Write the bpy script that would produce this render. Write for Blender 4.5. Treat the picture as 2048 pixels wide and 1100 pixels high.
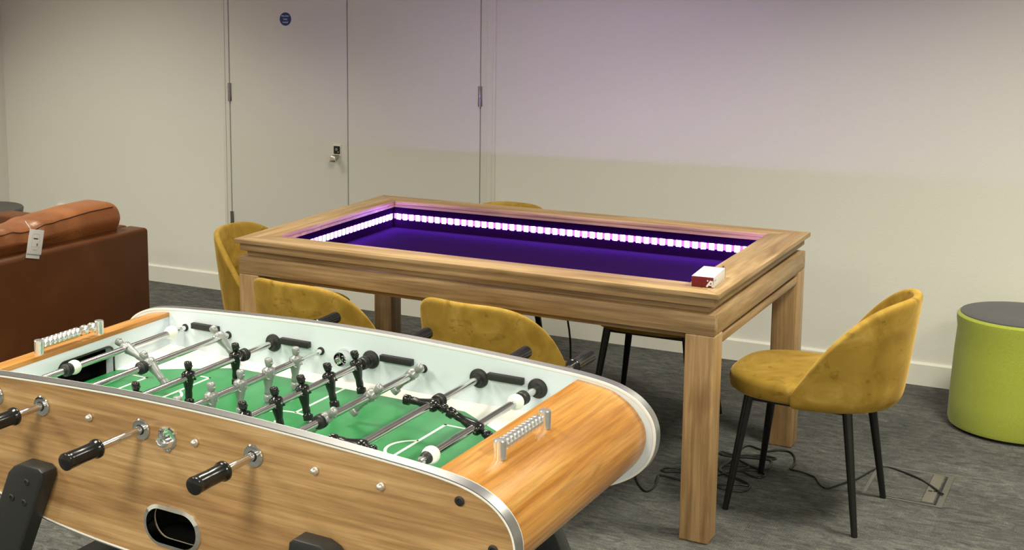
import bpy, bmesh, math, random
from mathutils import Vector, Matrix
random.seed(4)
PI = math.pi
S = bpy.context.scene
for o in list(bpy.data.objects): bpy.data.objects.remove(o)
COL = S.collection

# ------------------------------------------------------------------ camera
YAW, PITCH, ROLL, F, PX, PY, HC = 0.6178, 0.1532, -0.0246, 2711.571, 390.65, 369.89, 1.8101
cam = bpy.data.cameras.new('camera'); co = bpy.data.objects.new('camera', cam); COL.objects.link(co); S.camera = co
cy_, sy_ = math.cos(YAW), math.sin(YAW)
Fv = Vector((-sy_ * math.cos(PITCH), cy_ * math.cos(PITCH), -math.sin(PITCH)))
Rt = Vector((cy_, sy_, 0)); Up = Rt.cross(Fv)
c, s = math.cos(ROLL), math.sin(ROLL)
R2 = c * Rt + s * Up; U2 = -s * Rt + c * Up
co.matrix_world = Matrix(((R2.x, U2.x, -Fv.x, 0), (R2.y, U2.y, -Fv.y, 0), (R2.z, U2.z, -Fv.z, HC), (0, 0, 0, 1)))
cam.sensor_fit = 'HORIZONTAL'; cam.sensor_width = 36; cam.lens = F * 36 / 2048
cam.shift_x = (1024 - PX) / 2048; cam.shift_y = (PY - 550) / 2048
cam.clip_start = .05

# ------------------------------------------------------------------ world, lights, exposure
S.view_settings.view_transform = 'Standard'; S.view_settings.look = 'None'
S.view_settings.gamma = 1; S.view_settings.use_curve_mapping = False
S.view_settings.exposure = 0.0
w = bpy.data.worlds.new('world'); S.world = w; w.use_nodes = True
w.node_tree.nodes['Background'].inputs[0].default_value = (.9, .95, 1, 1)
w.node_tree.nodes['Background'].inputs[1].default_value = .05
def area(x, y, sx, sy, e, col=(1, .955, .78), spread=1.95):
    l = bpy.data.lights.new('ceiling_light', 'AREA'); l.shape = 'RECTANGLE'; l.size = sx; l.size_y = sy
    l.energy = e; l.color = col; l.spread = spread
    o = bpy.data.objects.new('ceiling_light', l); COL.objects.link(o); o.location = (x, y, 2.76); return o
for (x, y, e, sp) in ((-4.9, 4.75, 36, 2.0), (-4.3, 1.6, 62, 2.6), (-2.0, 4.2, 36, 2.3), (-2.3, 2.3, 26, 2.3), (-1.4, -.4, 95, 2.8), (.2, 4.5, 62, 2.25), (1.3, 1.8, 90, 2.75), (-4.2, -1.2, 70, 2.8), (1.2, -1.6, 105, 2.9)):
    area(x, y, .6, .6, e, spread=sp)

# ------------------------------------------------------------------ materials
def new_mat(name):
    m = bpy.data.materials.new(name); m.use_nodes = True
    return m, m.node_tree.nodes, m.node_tree.links, m.node_tree.nodes['Principled BSDF']
def lin(r, g, b):
    f = lambda v: (v / 255 / 12.92) if v / 255 <= .04045 else ((v / 255 + .055) / 1.055) ** 2.4
    return (f(r), f(g), f(b), 1)
def plain(name, col, rough=.5, metal=0, **kw):
    m, n, l, b = new_mat(name)
    b.inputs['Base Color'].default_value = col; b.inputs['Roughness'].default_value = rough; b.inputs['Metallic'].default_value = metal
    for k, v in kw.items(): b.inputs[k].default_value = v
    return m
def ramp(n, stops):
    r = n.new('ShaderNodeValToRGB'); e = r.color_ramp.elements
    while len(e) < len(stops): e.new(.5)
    for i, (p, cc) in enumerate(stops): e[i].position = p; e[i].color = cc
    return r
def coords(n, l, scale, rot=(0, 0, 0)):
    t = n.new('ShaderNodeTexCoord'); mp = n.new('ShaderNodeMapping')
    mp.inputs['Scale'].default_value = scale; mp.inputs['Rotation'].default_value = rot
    l.new(t.outputs['Object'], mp.inputs['Vector']); return mp.outputs['Vector']
def noise(n, l, v, scale, detail=4, rough=.55, dist=0):
    t = n.new('ShaderNodeTexNoise'); t.inputs['Scale'].default_value = scale; t.inputs['Detail'].default_value = detail
    t.inputs['Roughness'].default_value = rough; t.inputs['Distortion'].default_value = dist
    l.new(v, t.inputs['Vector']); return t.outputs['Fac']
def bump(n, l, b, h, strength, dist=.002):
    t = n.new('ShaderNodeBump'); t.inputs['Strength'].default_value = strength; t.inputs['Distance'].default_value = dist
    l.new(h, t.inputs['Height']); l.new(t.outputs['Normal'], b.inputs['Normal'])
def mixc(n, l, f, a, bb, mode='MIX'):
    t = n.new('ShaderNodeMix'); t.data_type = 'RGBA'; t.blend_type = mode
    if isinstance(f, float): t.inputs[0].default_value = f
    else: l.new(f, t.inputs[0])
    for k, x in ((6, a), (7, bb)):
        if isinstance(x, tuple): t.inputs[k].default_value = x
        else: l.new(x, t.inputs[k])
    return t.outputs[2]
def wood(name, dark, mid, light, axis, rough=.4, scale=1.0, coat=0., plank=None):
    """long streaks along axis 0/1/2 of the thing"""
    m, n, l, b = new_mat(name)
    sc = [9 * scale] * 3; sc[axis] = .9 * scale
    v = coords(n, l, sc)
    big = noise(n, l, v, 1.3, 3, .5, 1.6)
    sf = [70 * scale] * 3; sf[axis] = 2.2 * scale
    fine = noise(n, l, coords(n, l, sf), 1.6, 5, .65, .3)
    dark, mid, light = [tuple(x * .80 for x in q[:3]) + (1,) for q in (dark, mid, light)]
    r = ramp(n, [(.30, dark), (.5, mid), (.70, light)]); l.new(big, r.inputs[0])
    rf = ramp(n, [(.38, (.66, .64, .60, 1)), (.60, (1.12, 1.12, 1.12, 1))]); l.new(fine, rf.inputs[0])
    col = mixc(n, l, .6, r.outputs[0], rf.outputs[0], 'MULTIPLY')
    sm = [26 * scale] * 3; sm[axis] = 1.1 * scale
    med = noise(n, l, coords(n, l, sm), 1.5, 6, .6, 2.2)
    rm_ = ramp(n, [(.40, (.80, .76, .70, 1)), (.50, (1, 1, 1, 1)), (.64, (1.10, 1.11, 1.13, 1))]); l.new(med, rm_.inputs[0])
    col = mixc(n, l, .5, col, rm_.outputs[0], 'MULTIPLY')
    kn = [5 * scale] * 3; kn[axis] = 1.6 * scale
    k = noise(n, l, coords(n, l, kn), 2.2, 2, .5, .5)
    rk = ramp(n, [(.24, (.62, .56, .5, 1)), (.34, (1, 1, 1, 1))]); l.new(k, rk.inputs[0])
    col = mixc(n, l, .8, col, rk.outputs[0], 'MULTIPLY')
    l.new(col, b.inputs['Base Color']); b.inputs['Roughness'].default_value = rough
    b.inputs['Coat Weight'].default_value = coat; b.inputs['Coat Roughness'].default_value = .25
    bump(n, l, b, fine, .12, .001)
    return m
M = {}
# wall paint
def wallmat(name, col):
    m, n, l, b = new_mat(name)
    f = noise(n, l, coords(n, l, (1, 1, 1)), 220, 3, .6)
    g = noise(n, l, coords(n, l, (1, 1, 1)), .8, 2, .5)
    r = ramp(n, [(.3, tuple(x * .965 for x in col[:3]) + (1,)), (.7, col)]); l.new(g, r.inputs[0])
    l.new(r.outputs[0], b.inputs['Base Color']); b.inputs['Roughness'].default_value = .7
    bump(n, l, b, f, .35, .0015); return m
M['wall'] = wallmat('wall_paint', (.72, .71, .66, 1))
M['door'] = wallmat('door_paint', (.71, .70, .655, 1))
M['skirting'] = wallmat('skirting_paint', (.72, .71, .65, 1))
M['ceiling'] = plain('ceiling_tile', (.75, .75, .73, 1), .9)
M['gap'] = plain('dark_gap', (.01, .01, .01, 1), .8)
# carpet tiles
m, n, l, b = new_mat('carpet_tiles')
t = n.new('ShaderNodeTexCoord')
br = n.new('ShaderNodeTexBrick'); br.inputs['Scale'].default_value = 1; br.offset = .5
br.inputs['Brick Width'].default_value = 1.0; br.inputs['Row Height'].default_value = .25; br.inputs['Mortar Size'].default_value = .0015
br.inputs['Color1'].default_value = (.72, .72, .72, 1); br.inputs['Color2'].default_value = (1.1, 1.1, 1.1, 1); br.inputs['Mortar'].default_value = (.7, .7, .7, 1)
mp = n.new('ShaderNodeMapping'); mp.inputs['Location'].default_value = (.48, .12, 0); l.new(t.outputs['Object'], mp.inputs[0]); l.new(mp.outputs[0], br.inputs['Vector'])
st = noise(n, l, coords(n, l, (9, 26, 5)), 1.5, 6, .72, 1.2)
st2 = noise(n, l, coords(n, l, (90, 130, 30)), 1.6, 3, .6)
r = ramp(n, [(.33, lin(62, 62, 62)), (.5, lin(85, 85, 83)), (.68, lin(110, 108, 102))]); l.new(st, r.inputs[0])
r2 = ramp(n, [(.3, (.6, .6, .6, 1)), (.7, (1.35, 1.35, 1.35, 1))]); l.new(st2, r2.inputs[0])
wv = n.new('ShaderNodeTexWave'); wv.inputs['Scale'].default_value = 48; wv.inputs['Distortion'].default_value = 1.0; wv.bands_direction = 'X'
l.new(t.outputs['Object'], wv.inputs['Vector'])
cc = mixc(n, l, .8, r.outputs[0], r2.outputs[0], 'MULTIPLY')
cc = mixc(n, l, .55, cc, br.outputs['Color'], 'MULTIPLY')
l.new(cc, b.inputs['Base Color']); b.inputs['Roughness'].default_value = .95; b.inputs['Specular IOR Level'].default_value = .15
ad = n.new('ShaderNodeMath'); ad.operation = 'ADD'; l.new(st2, ad.inputs[0]); l.new(wv.outputs['Fac'], ad.inputs[1]); bump(n, l, b, ad.outputs[0], .35, .002)
M['carpet'] = m
# table woods
M['oak_x'] = wood('rubberwood_lengthwise', lin(142, 112, 76), lin(170, 139, 98), lin(192, 162, 120), 0, .5)
M['oak_y'] = wood('rubberwood_crosswise', lin(142, 112, 76), lin(170, 139, 98), lin(192, 162, 120), 1, .5)
M['oak_z'] = wood('rubberwood_upright', lin(154, 120, 80), lin(180, 144, 100), lin(198, 164, 118), 2, .38)
M['beech_x'] = wood('football_side_laminate', lin(174, 134, 90), lin(202, 162, 112), lin(220, 184, 136), 0, .32)
M['beech_y'] = wood('football_cap_laminate', lin(188, 124, 48), lin(212, 148, 68), lin(226, 172, 94), 1, .27)
M['white'] = plain('white_laminate', (.67, .745, .81, 1), .22)
M['ramp_white'] = plain('white_ramp_plastic', (.82, .80, .76, 1), .25)
M['alu'] = plain('aluminium_strip', (.62, .62, .63, 1), .34, 1)
M['white_edge'] = plain('white_edge_band', (.82, .82, .8, 1), .35)
M['chrome'] = plain('chrome', (.86, .86, .86, 1), .09, 1)
M['satin'] = plain('satin_chrome', (.92, .92, .92, 1), .22, .9)
M['steel'] = plain('polished_steel', (.68, .67, .66, 1), .16, 1)
M['black'] = plain('black_plastic', (.012, .012, .012, 1), .38)
M['black_gloss'] = plain('black_gloss_plastic', (.008, .008, .008, 1), .2)
M['rubber'] = plain('black_rubber', (.014, .014, .015, 1), .5)
M['inside_black'] = plain('black_inside', (.006, .006, .006, 1), .6)
M['leg_black'] = plain('black_painted_board', (.016, .017, .018, 1), .42)
M['grey_player'] = plain('silver_paint', (.30, .31, .31, 1), .34, .35)
M['ball_white'] = plain('white_nylon', (.80, .80, .76, 1), .3)
M['pitch'] = plain('green_pitch_laminate', lin(38, 126, 68), .32)
M['line'] = plain('white_pitch_line', (.72, .78, .72, 1), .3)
M['dark_inside'] = plain('dark_inside', (.004, .004, .004, 1), .5)
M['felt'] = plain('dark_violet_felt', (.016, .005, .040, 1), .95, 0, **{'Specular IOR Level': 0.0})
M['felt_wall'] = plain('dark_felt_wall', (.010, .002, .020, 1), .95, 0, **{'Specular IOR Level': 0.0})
def emis(name, col, st, base=(.1, .1, .1, 1)):
    m, n, l, b = new_mat(name); b.inputs['Base Color'].default_value = base
    b.inputs['Emission Color'].default_value = col; b.inputs['Emission Strength'].default_value = st; return m
M['led'] = emis('led_chip', (.47, .22, 1, 1), 85)
M['led_tape'] = emis('led_tape_glow', (.50, .09, .80, 1), 1.7)
# velvet
m, n, l, b = new_mat('mustard_velvet')
a = noise(n, l, coords(n, l, (1, 1, 1)), 6, 4, .6, 1.0)
a2 = noise(n, l, coords(n, l, (1, 1, 1)), 17, 3, .5, 1.4)
r = ramp(n, [(.35, lin(132, 103, 32)), (.55, lin(155, 124, 48)), (.75, lin(180, 148, 74))]); l.new(a, r.inputs[0])
rr = ramp(n, [(.30, (.55, .50, .42, 1)), (.37, (1, 1, 1, 1))]); l.new(a2, rr.inputs[0])
l.new(mixc(n, l, .6, r.outputs[0], rr.outputs[0], 'MULTIPLY'), b.inputs['Base Color'])
b.inputs['Roughness'].default_value = .75; b.inputs['Sheen Weight'].default_value = .45; b.inputs['Sheen Roughness'].default_value = .4
b.inputs['Sheen Tint'].default_value = lin(230, 190, 110); b.inputs['Specular IOR Level'].default_value = .25
fz = noise(n, l, coords(n, l, (1, 1, 1)), 400, 2); bump(n, l, b, fz, .1, .001)
M['velvet'] = m
# leather
def leather(name, d, c1, c2, rough, wr=.5):
    m, n, l, b = new_mat(name)
    a = noise(n, l, coords(n, l, (1, 1, 1)), 3, 3, .5, .8)
    r = ramp(n, [(.3, d), (.6, c1), (.8, c2)]); l.new(a, r.inputs[0]); l.new(r.outputs[0], b.inputs['Base Color'])
    b.inputs['Roughness'].default_value = rough; b.inputs['Specular IOR Level'].default_value = .35
    wn = noise(n, l, coords(n, l, (9, 5, 9)), 1.6, 4, .55, 1.5); bump(n, l, b, wn, wr, .012); return m
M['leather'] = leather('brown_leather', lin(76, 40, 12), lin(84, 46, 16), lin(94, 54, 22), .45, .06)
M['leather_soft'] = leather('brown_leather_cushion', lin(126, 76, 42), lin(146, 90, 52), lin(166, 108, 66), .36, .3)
M['seam'] = plain('dark_seam', lin(60, 26, 12), .5)
# pouf fabric
def fabric(name, col, sc=420):
    m, n, l, b = new_mat(name)
    a = noise(n, l, coords(n, l, (1, 1, 1)), sc, 2)
    r = ramp(n, [(.3, tuple(x * .86 for x in col[:3]) + (1,)), (.7, tuple(min(1, x * 1.08) for x in col[:3]) + (1,))])
    l.new(a, r.inputs[0]); l.new(r.outputs[0], b.inputs['Base Color']); b.inputs['Roughness'].default_value = .9
    b.inputs['Sheen Weight'].default_value = .2
    bump(n, l, b, a, .4, .002); return m
M['lime'] = fabric('lime_fabric', lin(146, 156, 50)); M['grey_fabric'] = fabric('grey_fabric', lin(66, 66, 68))
M['table_black'] = plain('dark_table_top', lin(62, 60, 58), .45)
M['card_white'] = plain('white_card', (.62, .60, .59, 1), .4)
M['card_red'] = plain('dark_red_card', lin(104, 2, 18), .35)
M['print_grey'] = plain('grey_print', (.35, .34, .33, 1), .5)
M['print_black'] = plain('black_print', (.01, .01, .01, 1), .5)
M['print_red'] = plain('red_print', lin(140, 20, 30), .5)
M['blue'] = plain('blue_sign', lin(22, 44, 120), .4)
M['sign_white'] = plain('sign_white', (.75, .78, .8, 1), .5)
M['socket'] = plain('white_socket_plastic', (.82, .81, .76, 1), .35)
M['lock_metal'] = plain('brushed_nickel', (.62, .56, .48, 1), .3, 1)
M['hinge'] = plain('hinge_steel', (.34, .33, .32, 1), .35, 1)
M['cable'] = plain('black_cable', (.008, .008, .008, 1), .45)
M['floor_steel'] = plain('floor_box_frame', lin(96, 94, 88), .5, .3)
M['vent_grey'] = plain('floor_box_flap', lin(96, 92, 82), .5)

# ------------------------------------------------------------------ mesh helpers
def tag(o, label=None, cat=None, group=None, kind=None):
    for k, v in (('label', label), ('category', cat), ('group', group), ('kind', kind)):
        if v: o[k] = v
    return o
def thing(name, label, cat, loc=(0, 0, 0), rz=0, group=None):
    o = bpy.data.objects.new(name, None); COL.objects.link(o); o.location = loc; o.rotation_euler = (0, 0, rz)
    o.empty_display_size = .1
    return tag(o, label, cat, group)
class MB:
    def __init__(s, off=(0, 0, 0)): s.bm = bmesh.new(); s.off = Vector(off); s.mats = []
    def mi(s, m):
        if m is None: return 0
        if m not in s.mats: s.mats.append(m)
        return s.mats.index(m)
    def _fin(s, faces, mat, smooth):
        k = s.mi(mat)
        for f in faces: f.material_index = k; f.smooth = smooth
    def box(s, a, b, bevel=0, mat=None, mx=None, seg=2):
        a, b = Vector(a), Vector(b); tm = bmesh.new()
        bmesh.ops.create_cube(tm, size=1)
        for v in tm.verts: v.co = Vector(((a.x + b.x) / 2 + v.co.x * (b.x - a.x), (a.y + b.y) / 2 + v.co.y * (b.y - a.y), (a.z + b.z) / 2 + v.co.z * (b.z - a.z)))
        if bevel: bmesh.ops.bevel(tm, geom=list(tm.edges), offset=bevel, segments=seg, affect='EDGES', profile=.5)
        s.merge(tm, mat, bool(bevel), mx); return s
    def merge(s, tm, mat, smooth, mx=None):
        bmesh.ops.recalc_face_normals(tm, faces=list(tm.faces))
        vm = {}
        for v in tm.verts: vm[v] = s.bm.verts.new(mx @ v.co if mx else v.co)
        fs = []
        for f in tm.faces:
            try: fs.append(s.bm.faces.new([vm[v] for v in f.verts]))
            except ValueError: pass
        s._fin(fs, mat, smooth); tm.free()
    def loft(s, rings, mat=None, cap=True, smooth=True, closed=True, mx=None):
        tm = bmesh.new(); R = [[tm.verts.new(p) for p in r] for r in rings]; N = len(rings[0])
        for i in range(len(R) - 1):
            for j in range(N if closed else N - 1):
                k = (j + 1) % N; tm.faces.new((R[i][j], R[i][k], R[i + 1][k], R[i + 1][j]))
        if cap and closed: tm.faces.new(R[0][::-1]); tm.faces.new(R[-1])
        s.merge(tm, mat, smooth, mx); return s
    def lathe(s, prof, p0, axis, mat=None, n=24, smooth=True, cap=True):
        """prof: (distance along axis, radius)"""
        ax = Vector(axis).normalized(); t = Vector((0, 0, 1)) if abs(ax.z) < .9 else Vector((1, 0, 0))
        e1 = ax.cross(t).normalized(); e2 = ax.cross(e1); p0 = Vector(p0)
        rings = [[p0 + ax * d + (e1 * math.cos(2 * PI * k / n) + e2 * math.sin(2 * PI * k / n)) * max(r, 1e-5) for k in range(n)] for d, r in prof]
        return s.loft(rings, mat, cap, smooth)
    def cyl(s, a, b, r0, r1=None, mat=None, n=20):
        a, b = Vector(a), Vector(b); L = (b - a).length
        return s.lathe([(0, r0), (L, r0 if r1 is None else r1)], a, b - a, mat, n)
    def tube(s, pts, r, mat=None, n=8, closed=False, sub=4):
        P = [Vector(p) for p in pts]
        if sub > 1:
            Q = []; m = len(P)
            for i in range(m if closed else m - 1):
                g = lambda k: P[k % m] if closed else P[max(0, min(m - 1, k))]
                p0, p1, p2, p3 = g(i - 1), g(i), g(i + 1), g(i + 2)
                for k in range(sub):
                    u = k / sub
                    Q.append(.5 * ((2 * p1) + (p2 - p0) * u + (2 * p0 - 5 * p1 + 4 * p2 - p3) * u * u + (3 * p1 - p0 - 3 * p2 + p3) * u ** 3))
            if not closed: Q.append(P[-1])
            P = Q
        m = len(P); rings = []; nrm = None
        for i in range(m):
            tn = ((P[(i + 1) % m] - P[i - 1]) if closed else (P[min(i + 1, m - 1)] - P[max(i - 1, 0)]))
            if tn.length < 1e-7: tn = Vector((1, 0, 0))
            tn.normalize()
            if nrm is None: nrm = tn.orthogonal().normalized()
            nrm = (nrm - tn * nrm.dot(tn))
            if nrm.length < 1e-6: nrm = tn.orthogonal()
            nrm.normalize(); e2 = tn.cross(nrm)
            rings.append([P[i] + (nrm * math.cos(2 * PI * k / n) + e2 * math.sin(2 * PI * k / n)) * r for k in range(n)])
        if closed: rings.append(rings[0])
        return s.loft(rings, mat, not closed)
    def prism(s, poly, axis, d0, d1, mat=None, bevel=0, smooth=False, seg=2):
        """poly of 2-D points; axis 0/1/2 = extrusion direction"""
        f = {0: lambda p, d: (d, p[0], p[1]), 1: lambda p, d: (p[0], d, p[1]), 2: lambda p, d: (p[0], p[1], d)}[axis]
        tm = bmesh.new(); A = [tm.verts.new(f(p, d0)) for p in poly]; B = [tm.verts.new(f(p, d1)) for p in poly]
        N = len(poly)
        fa = tm.faces.new(A); fb_ = tm.faces.new(B[::-1])
        for i in range(N): tm.faces.new((A[i], A[(i + 1) % N], B[(i + 1) % N], B[i]))
        if bevel:
            es = list(fa.edges) + list(fb_.edges); bmesh.ops.bevel(tm, geom=es, offset=bevel, segments=seg, affect='EDGES', profile=.5)
        s.merge(tm, mat, smooth or bool(bevel)); return s
    def face(s, pts, mat=None):
        f = s.bm.faces.new([s.bm.verts.new(p) for p in pts]); s._fin([f], mat, False); return s
    def build(s, name, mat, parent=None, sharp=35):
        me = bpy.data.meshes.new(name)
        if s.off.length: bmesh.ops.translate(s.bm, verts=list(s.bm.verts), vec=-s.off)
        s.bm.to_mesh(me); s.bm.free()
        ms = s.mats if s.mats else [mat]
        for m in ms: me.materials.append(M[m] if isinstance(m, str) else m)
        if not s.mats: pass
        try: me.set_sharp_from_angle(angle=math.radians(sharp))
        except Exception: pass
        o = bpy.data.objects.new(name, me); COL.objects.link(o)
        if parent: o.parent = parent
        return o
def struct(name, mb, mat): return tag(mb.build(name, mat), kind='structure')
def cut(o, cutters):
    """boolean holes, applied, cutters removed"""
    for cmb in cutters:
        co_ = cmb.build('cutter', 'dark_inside'); co_.parent = o.parent
        md = o.modifiers.new('b', 'BOOLEAN'); md.operation = 'DIFFERENCE'; md.solver = 'EXACT'; md.object = co_
        bpy.context.view_layer.update()
        dg = bpy.context.evaluated_depsgraph_get(); me = bpy.data.meshes.new_from_object(o.evaluated_get(dg))
        o.modifiers.clear(); o.data = me; bpy.data.objects.remove(co_)
    try: o.data.set_sharp_from_angle(angle=math.radians(30))
    except Exception: pass
def rrect(cx, cy, hx, hy, r, n=6):
    out = []
    for (sx, sy, a0) in ((1, 1, 0), (-1, 1, PI / 2), (-1, -1, PI), (1, -1, 1.5 * PI)):
        for k in range(n + 1):
            a = a0 + k * PI / 2 / n; out.append((cx + sx * (hx - r) + r * math.cos(a), cy + sy * (hy - r) + r * math.sin(a)))
    return out
def text_mesh(name, body, size, mat, parent, mx, extrude=.0003):
    cu = bpy.data.curves.new('t', 'FONT'); cu.body = body; cu.size = size; cu.align_x = 'CENTER'; cu.align_y = 'CENTER'; cu.extrude = extrude
    to = bpy.data.objects.new('t', cu); COL.objects.link(to); bpy.context.view_layer.update()
    me = bpy.data.meshes.new_from_object(to.evaluated_get(bpy.context.evaluated_depsgraph_get()))
    bpy.data.objects.remove(to); me.materials.clear(); me.materials.append(M[mat]); me.transform(mx)
    o = bpy.data.objects.new(name, me); COL.objects.link(o); o.parent = parent; return o

# ------------------------------------------------------------------ the room
YW, XL, XR, YF, ZC = 6.361, -5.995, 3.2, -3.2, 2.8
# back wall with a recess for the cupboard doors
DX0, DX1, DX2, FX0, FX1, DB = -4.264, -3.509, -2.753, -4.312, -2.679, .136
wb = MB(); wb.box((XL - .15, YW, 0), (FX0, YW + .15, ZC)); wb.box((FX1, YW, 0), (XR + .15, YW + .15, ZC)); wb.box((FX0, YW, 0), (FX1, YW + .15, DB)); wb.box((FX0, YW + .06, DB), (FX1, YW + .15, ZC))
struct('wall_back', wb, 'wall')
struct('wall_left', MB().box((XL - .15, YF, 0), (XL, YW, ZC)), 'wall')
struct('wall_right', MB().box((XR, YF, 0), (XR + .15, YW, ZC)), 'wall')
struct('wall_front', MB().box((XL - .15, YF - .15, 0), (XR + .15, YF, ZC)), 'wall')
struct('floor', MB().box((XL - .15, YF - .15, -.1), (XR + .15, YW + .15, 0)), 'carpet')
struct('ceiling', MB().box((XL - .15, YF - .15, ZC), (XR + .15, YW + .15, ZC + .1)), 'ceiling')
struct('baseboard_back', MB().prism([(YW, 0), (YW, .099), (YW - .008, .099), (YW - .014, .092), (YW - .014, 0)], 0, XL + .014, XR), 'skirting')
struct('baseboard_left', MB().prism([(XL, 0), (XL, .099), (XL + .008, .099), (XL + .014, .092), (XL + .014, 0)], 1, YF, YW), 'skirting')
# door frame
tr = MB()
for (a, b_) in ((FX0, DX0 - .003), (DX2 + .003, FX1)):
    tr.box((a, YW - .004, DB), (b_, YW + .055, ZC), .002)
tr.box((FX0 + .012, YW - .008, DB), (FX0 + .02, YW - .002, ZC), .001); tr.box((FX1 - .046, YW - .007, DB), (FX1 - .038, YW - .002, ZC), .002)
tr.box((FX1 - .008, YW - .010, DB), (FX1 + .008, YW + .01, ZC), .003)
struct('trim_1', tr, 'skirting')
struct('trim_2', MB().box((DX0 - .003, YW + .045, DB), (DX2 + .003, YW + .058, ZC)), 'gap')
d1 = struct('door_1', MB().box((DX0 + .003, YW - .002, DB + .004), (DX1 - .0035, YW + .04, ZC - .02), .0015), 'door')
d2 = struct('door_2', MB().box((DX1 + .0035, YW - .002, DB + .004), (DX2 - .003, YW + .04, ZC - .02), .0015), 'door')
def hinge(x, z, par):
    h = MB()
    for k in range(5): h.cyl((x, YW - .008, z - .05 + k * .0205), (x, YW - .008, z - .0305 + k * .0205), .0075, mat=None, n=12)
    h.box((x - .012, YW - .005, z - .05), (x + .012, YW - .001, z + .052), .001)
    h.build('hinge', 'hinge', par)
hinge(DX0, 1.155, d1); hinge(DX0, .42, d1); hinge(DX2, 1.176, d2); hinge(DX2, .42, d2)
sg = MB().lathe([(0, .039), (.002, .039)], (-3.888, YW - .002, 1.564), (0, -1, 0), 'sign_white', 32).lathe([(.0018, .0365), (.003, .0365)], (-3.888, YW - .002, 1.564), (0, -1, 0), 'blue', 32).build('round_sign', None, d1)
mx = Matrix.Translation((-3.888, YW - .0055, 1.564)) @ Matrix.Rotation(PI / 2, 4, 'X')
for k, tx in enumerate(('Fire door', 'keep', 'locked')):
    text_mesh('lettering', tx, .0125, 'sign_white', sg, Matrix.Translation((0, 0, .017 - k * .017)) @ mx)
lk = MB()
lx, lz = -3.574, .860
lk.prism(rrect(lx, lz, .023, .034, .006), 1, YW - .006, YW - .002, 'door', .001)
lk.prism(rrect(lx, lz + .002, .019, .0215, .004), 1, YW - .0075, YW - .005, 'gap')
lk.cyl((lx, YW - .007, lz + .006), (lx, YW - .012, lz + .006), .0085, mat='hinge'); lk.cyl((lx + .009, YW - .007, lz - .008), (lx + .009, YW - .0095, lz - .008), .004, mat='lock_metal')
lo = lk.build('lock_plate', None, d1)
tb = MB(); tb.prism([(YW - .004, lz - .022), (YW - .020, lz - .030), (YW - .050, lz - .028), (YW - .053, lz - .033), (YW - .050, lz - .058), (YW - .046, lz - .058), (YW - .046, lz - .036), (YW - .018, lz - .036), (YW - .004, lz - .030)], 0, lx - .021, lx + .014, None, .0015)
tb.build('thumb_pull', 'lock_metal', lo)
# wall socket
ws = thing('wall_socket', 'white double power socket low on the back wall behind the brown sofa', 'socket', (-5.512, YW, .37))
MB((-5.512, YW, .37)).prism(rrect(-5.512, .37, .073, .043, .006), 1, YW - .010, YW, None, .002).build('faceplate', 'socket', ws)
for dx in (-.04, .04):
    r_ = MB((-5.512, YW, .37)).box((-5.512 + dx - .008, YW - .013, .39), (-5.512 + dx + .008, YW - .009, .403), .001).build('rocker_switch', 'socket', ws)

# ------------------------------------------------------------------ gaming table
GX, GY, GA, GL, GW, GZ = -1.0363, 4.1927, -.0269, 1.8039, 1.1657, .8116
gt = thing('gaming_table', 'long oak-coloured games table with a sunken playing bed lit violet by led strips', 'table',
           (GX - (GL / 2) * math.cos(GA) - (GW / 2) * math.sin(GA), GY - (GL / 2) * math.sin(GA) + (GW / 2) * math.cos(GA), 0), GA)
OF = (-GL / 2, GW / 2, 0)
def G(): return MB(OF)
BU0, BU1, BV0, BV1 = .127, .120, .128, .108    # border widths: right, left, front, back
x0, x1, y0, y1 = -GL, 0, 0, GW
ix0, ix1, iy0, iy1 = -GL + BU1, -BU0, BV0, GW - BV1
# rim: four mitred boards
def board(poly, name, mat):
    b_ = G(); b_.prism(poly, 2, .7945, GZ, None, .0030); return b_.build(name, mat, gt)
board([(x0, y0), (x1, y0), (ix1, iy0), (ix0, iy0)], 'rim_board', 'oak_x')
board([(x0, y1), (ix0, iy1), (ix1, iy1), (x1, y1)], 'rim_board', 'oak_x')
board([(x0, y0), (ix0, iy0), (ix0, iy1), (x0, y1)], 'rim_board', 'oak_y')
board([(x1, y0), (x1, y1), (ix1, iy1), (ix1, iy0)], 'rim_board', 'oak_y')
def ring4(name, i, wd, z0, z1, mats=('oak_x', 'oak_y'), bev=.003):
    a0, a1, c0, c1 = x0 + i, x1 - i, y0 + i, y1 - i
    for (p, q, mt) in (((a0, c0), (a1, c0 + wd), 0), ((a0, c1 - wd), (a1, c1), 0), ((a0, c0 + wd), (a0 + wd, c1 - wd), 1), ((a1 - wd, c0 + wd), (a1, c1 - wd), 1)):
        b_ = G(); b_.box((p[0], p[1], z0), (q[0], q[1], z1), bev); b_.build(name, mats[mt], gt)
ring4('upper_moulding', .016, .05, .7645, .7943)
ring4('lower_moulding', .036, .030, .7425, .7643)
ring4('apron', .012, .032, .675, .7423)
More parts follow.
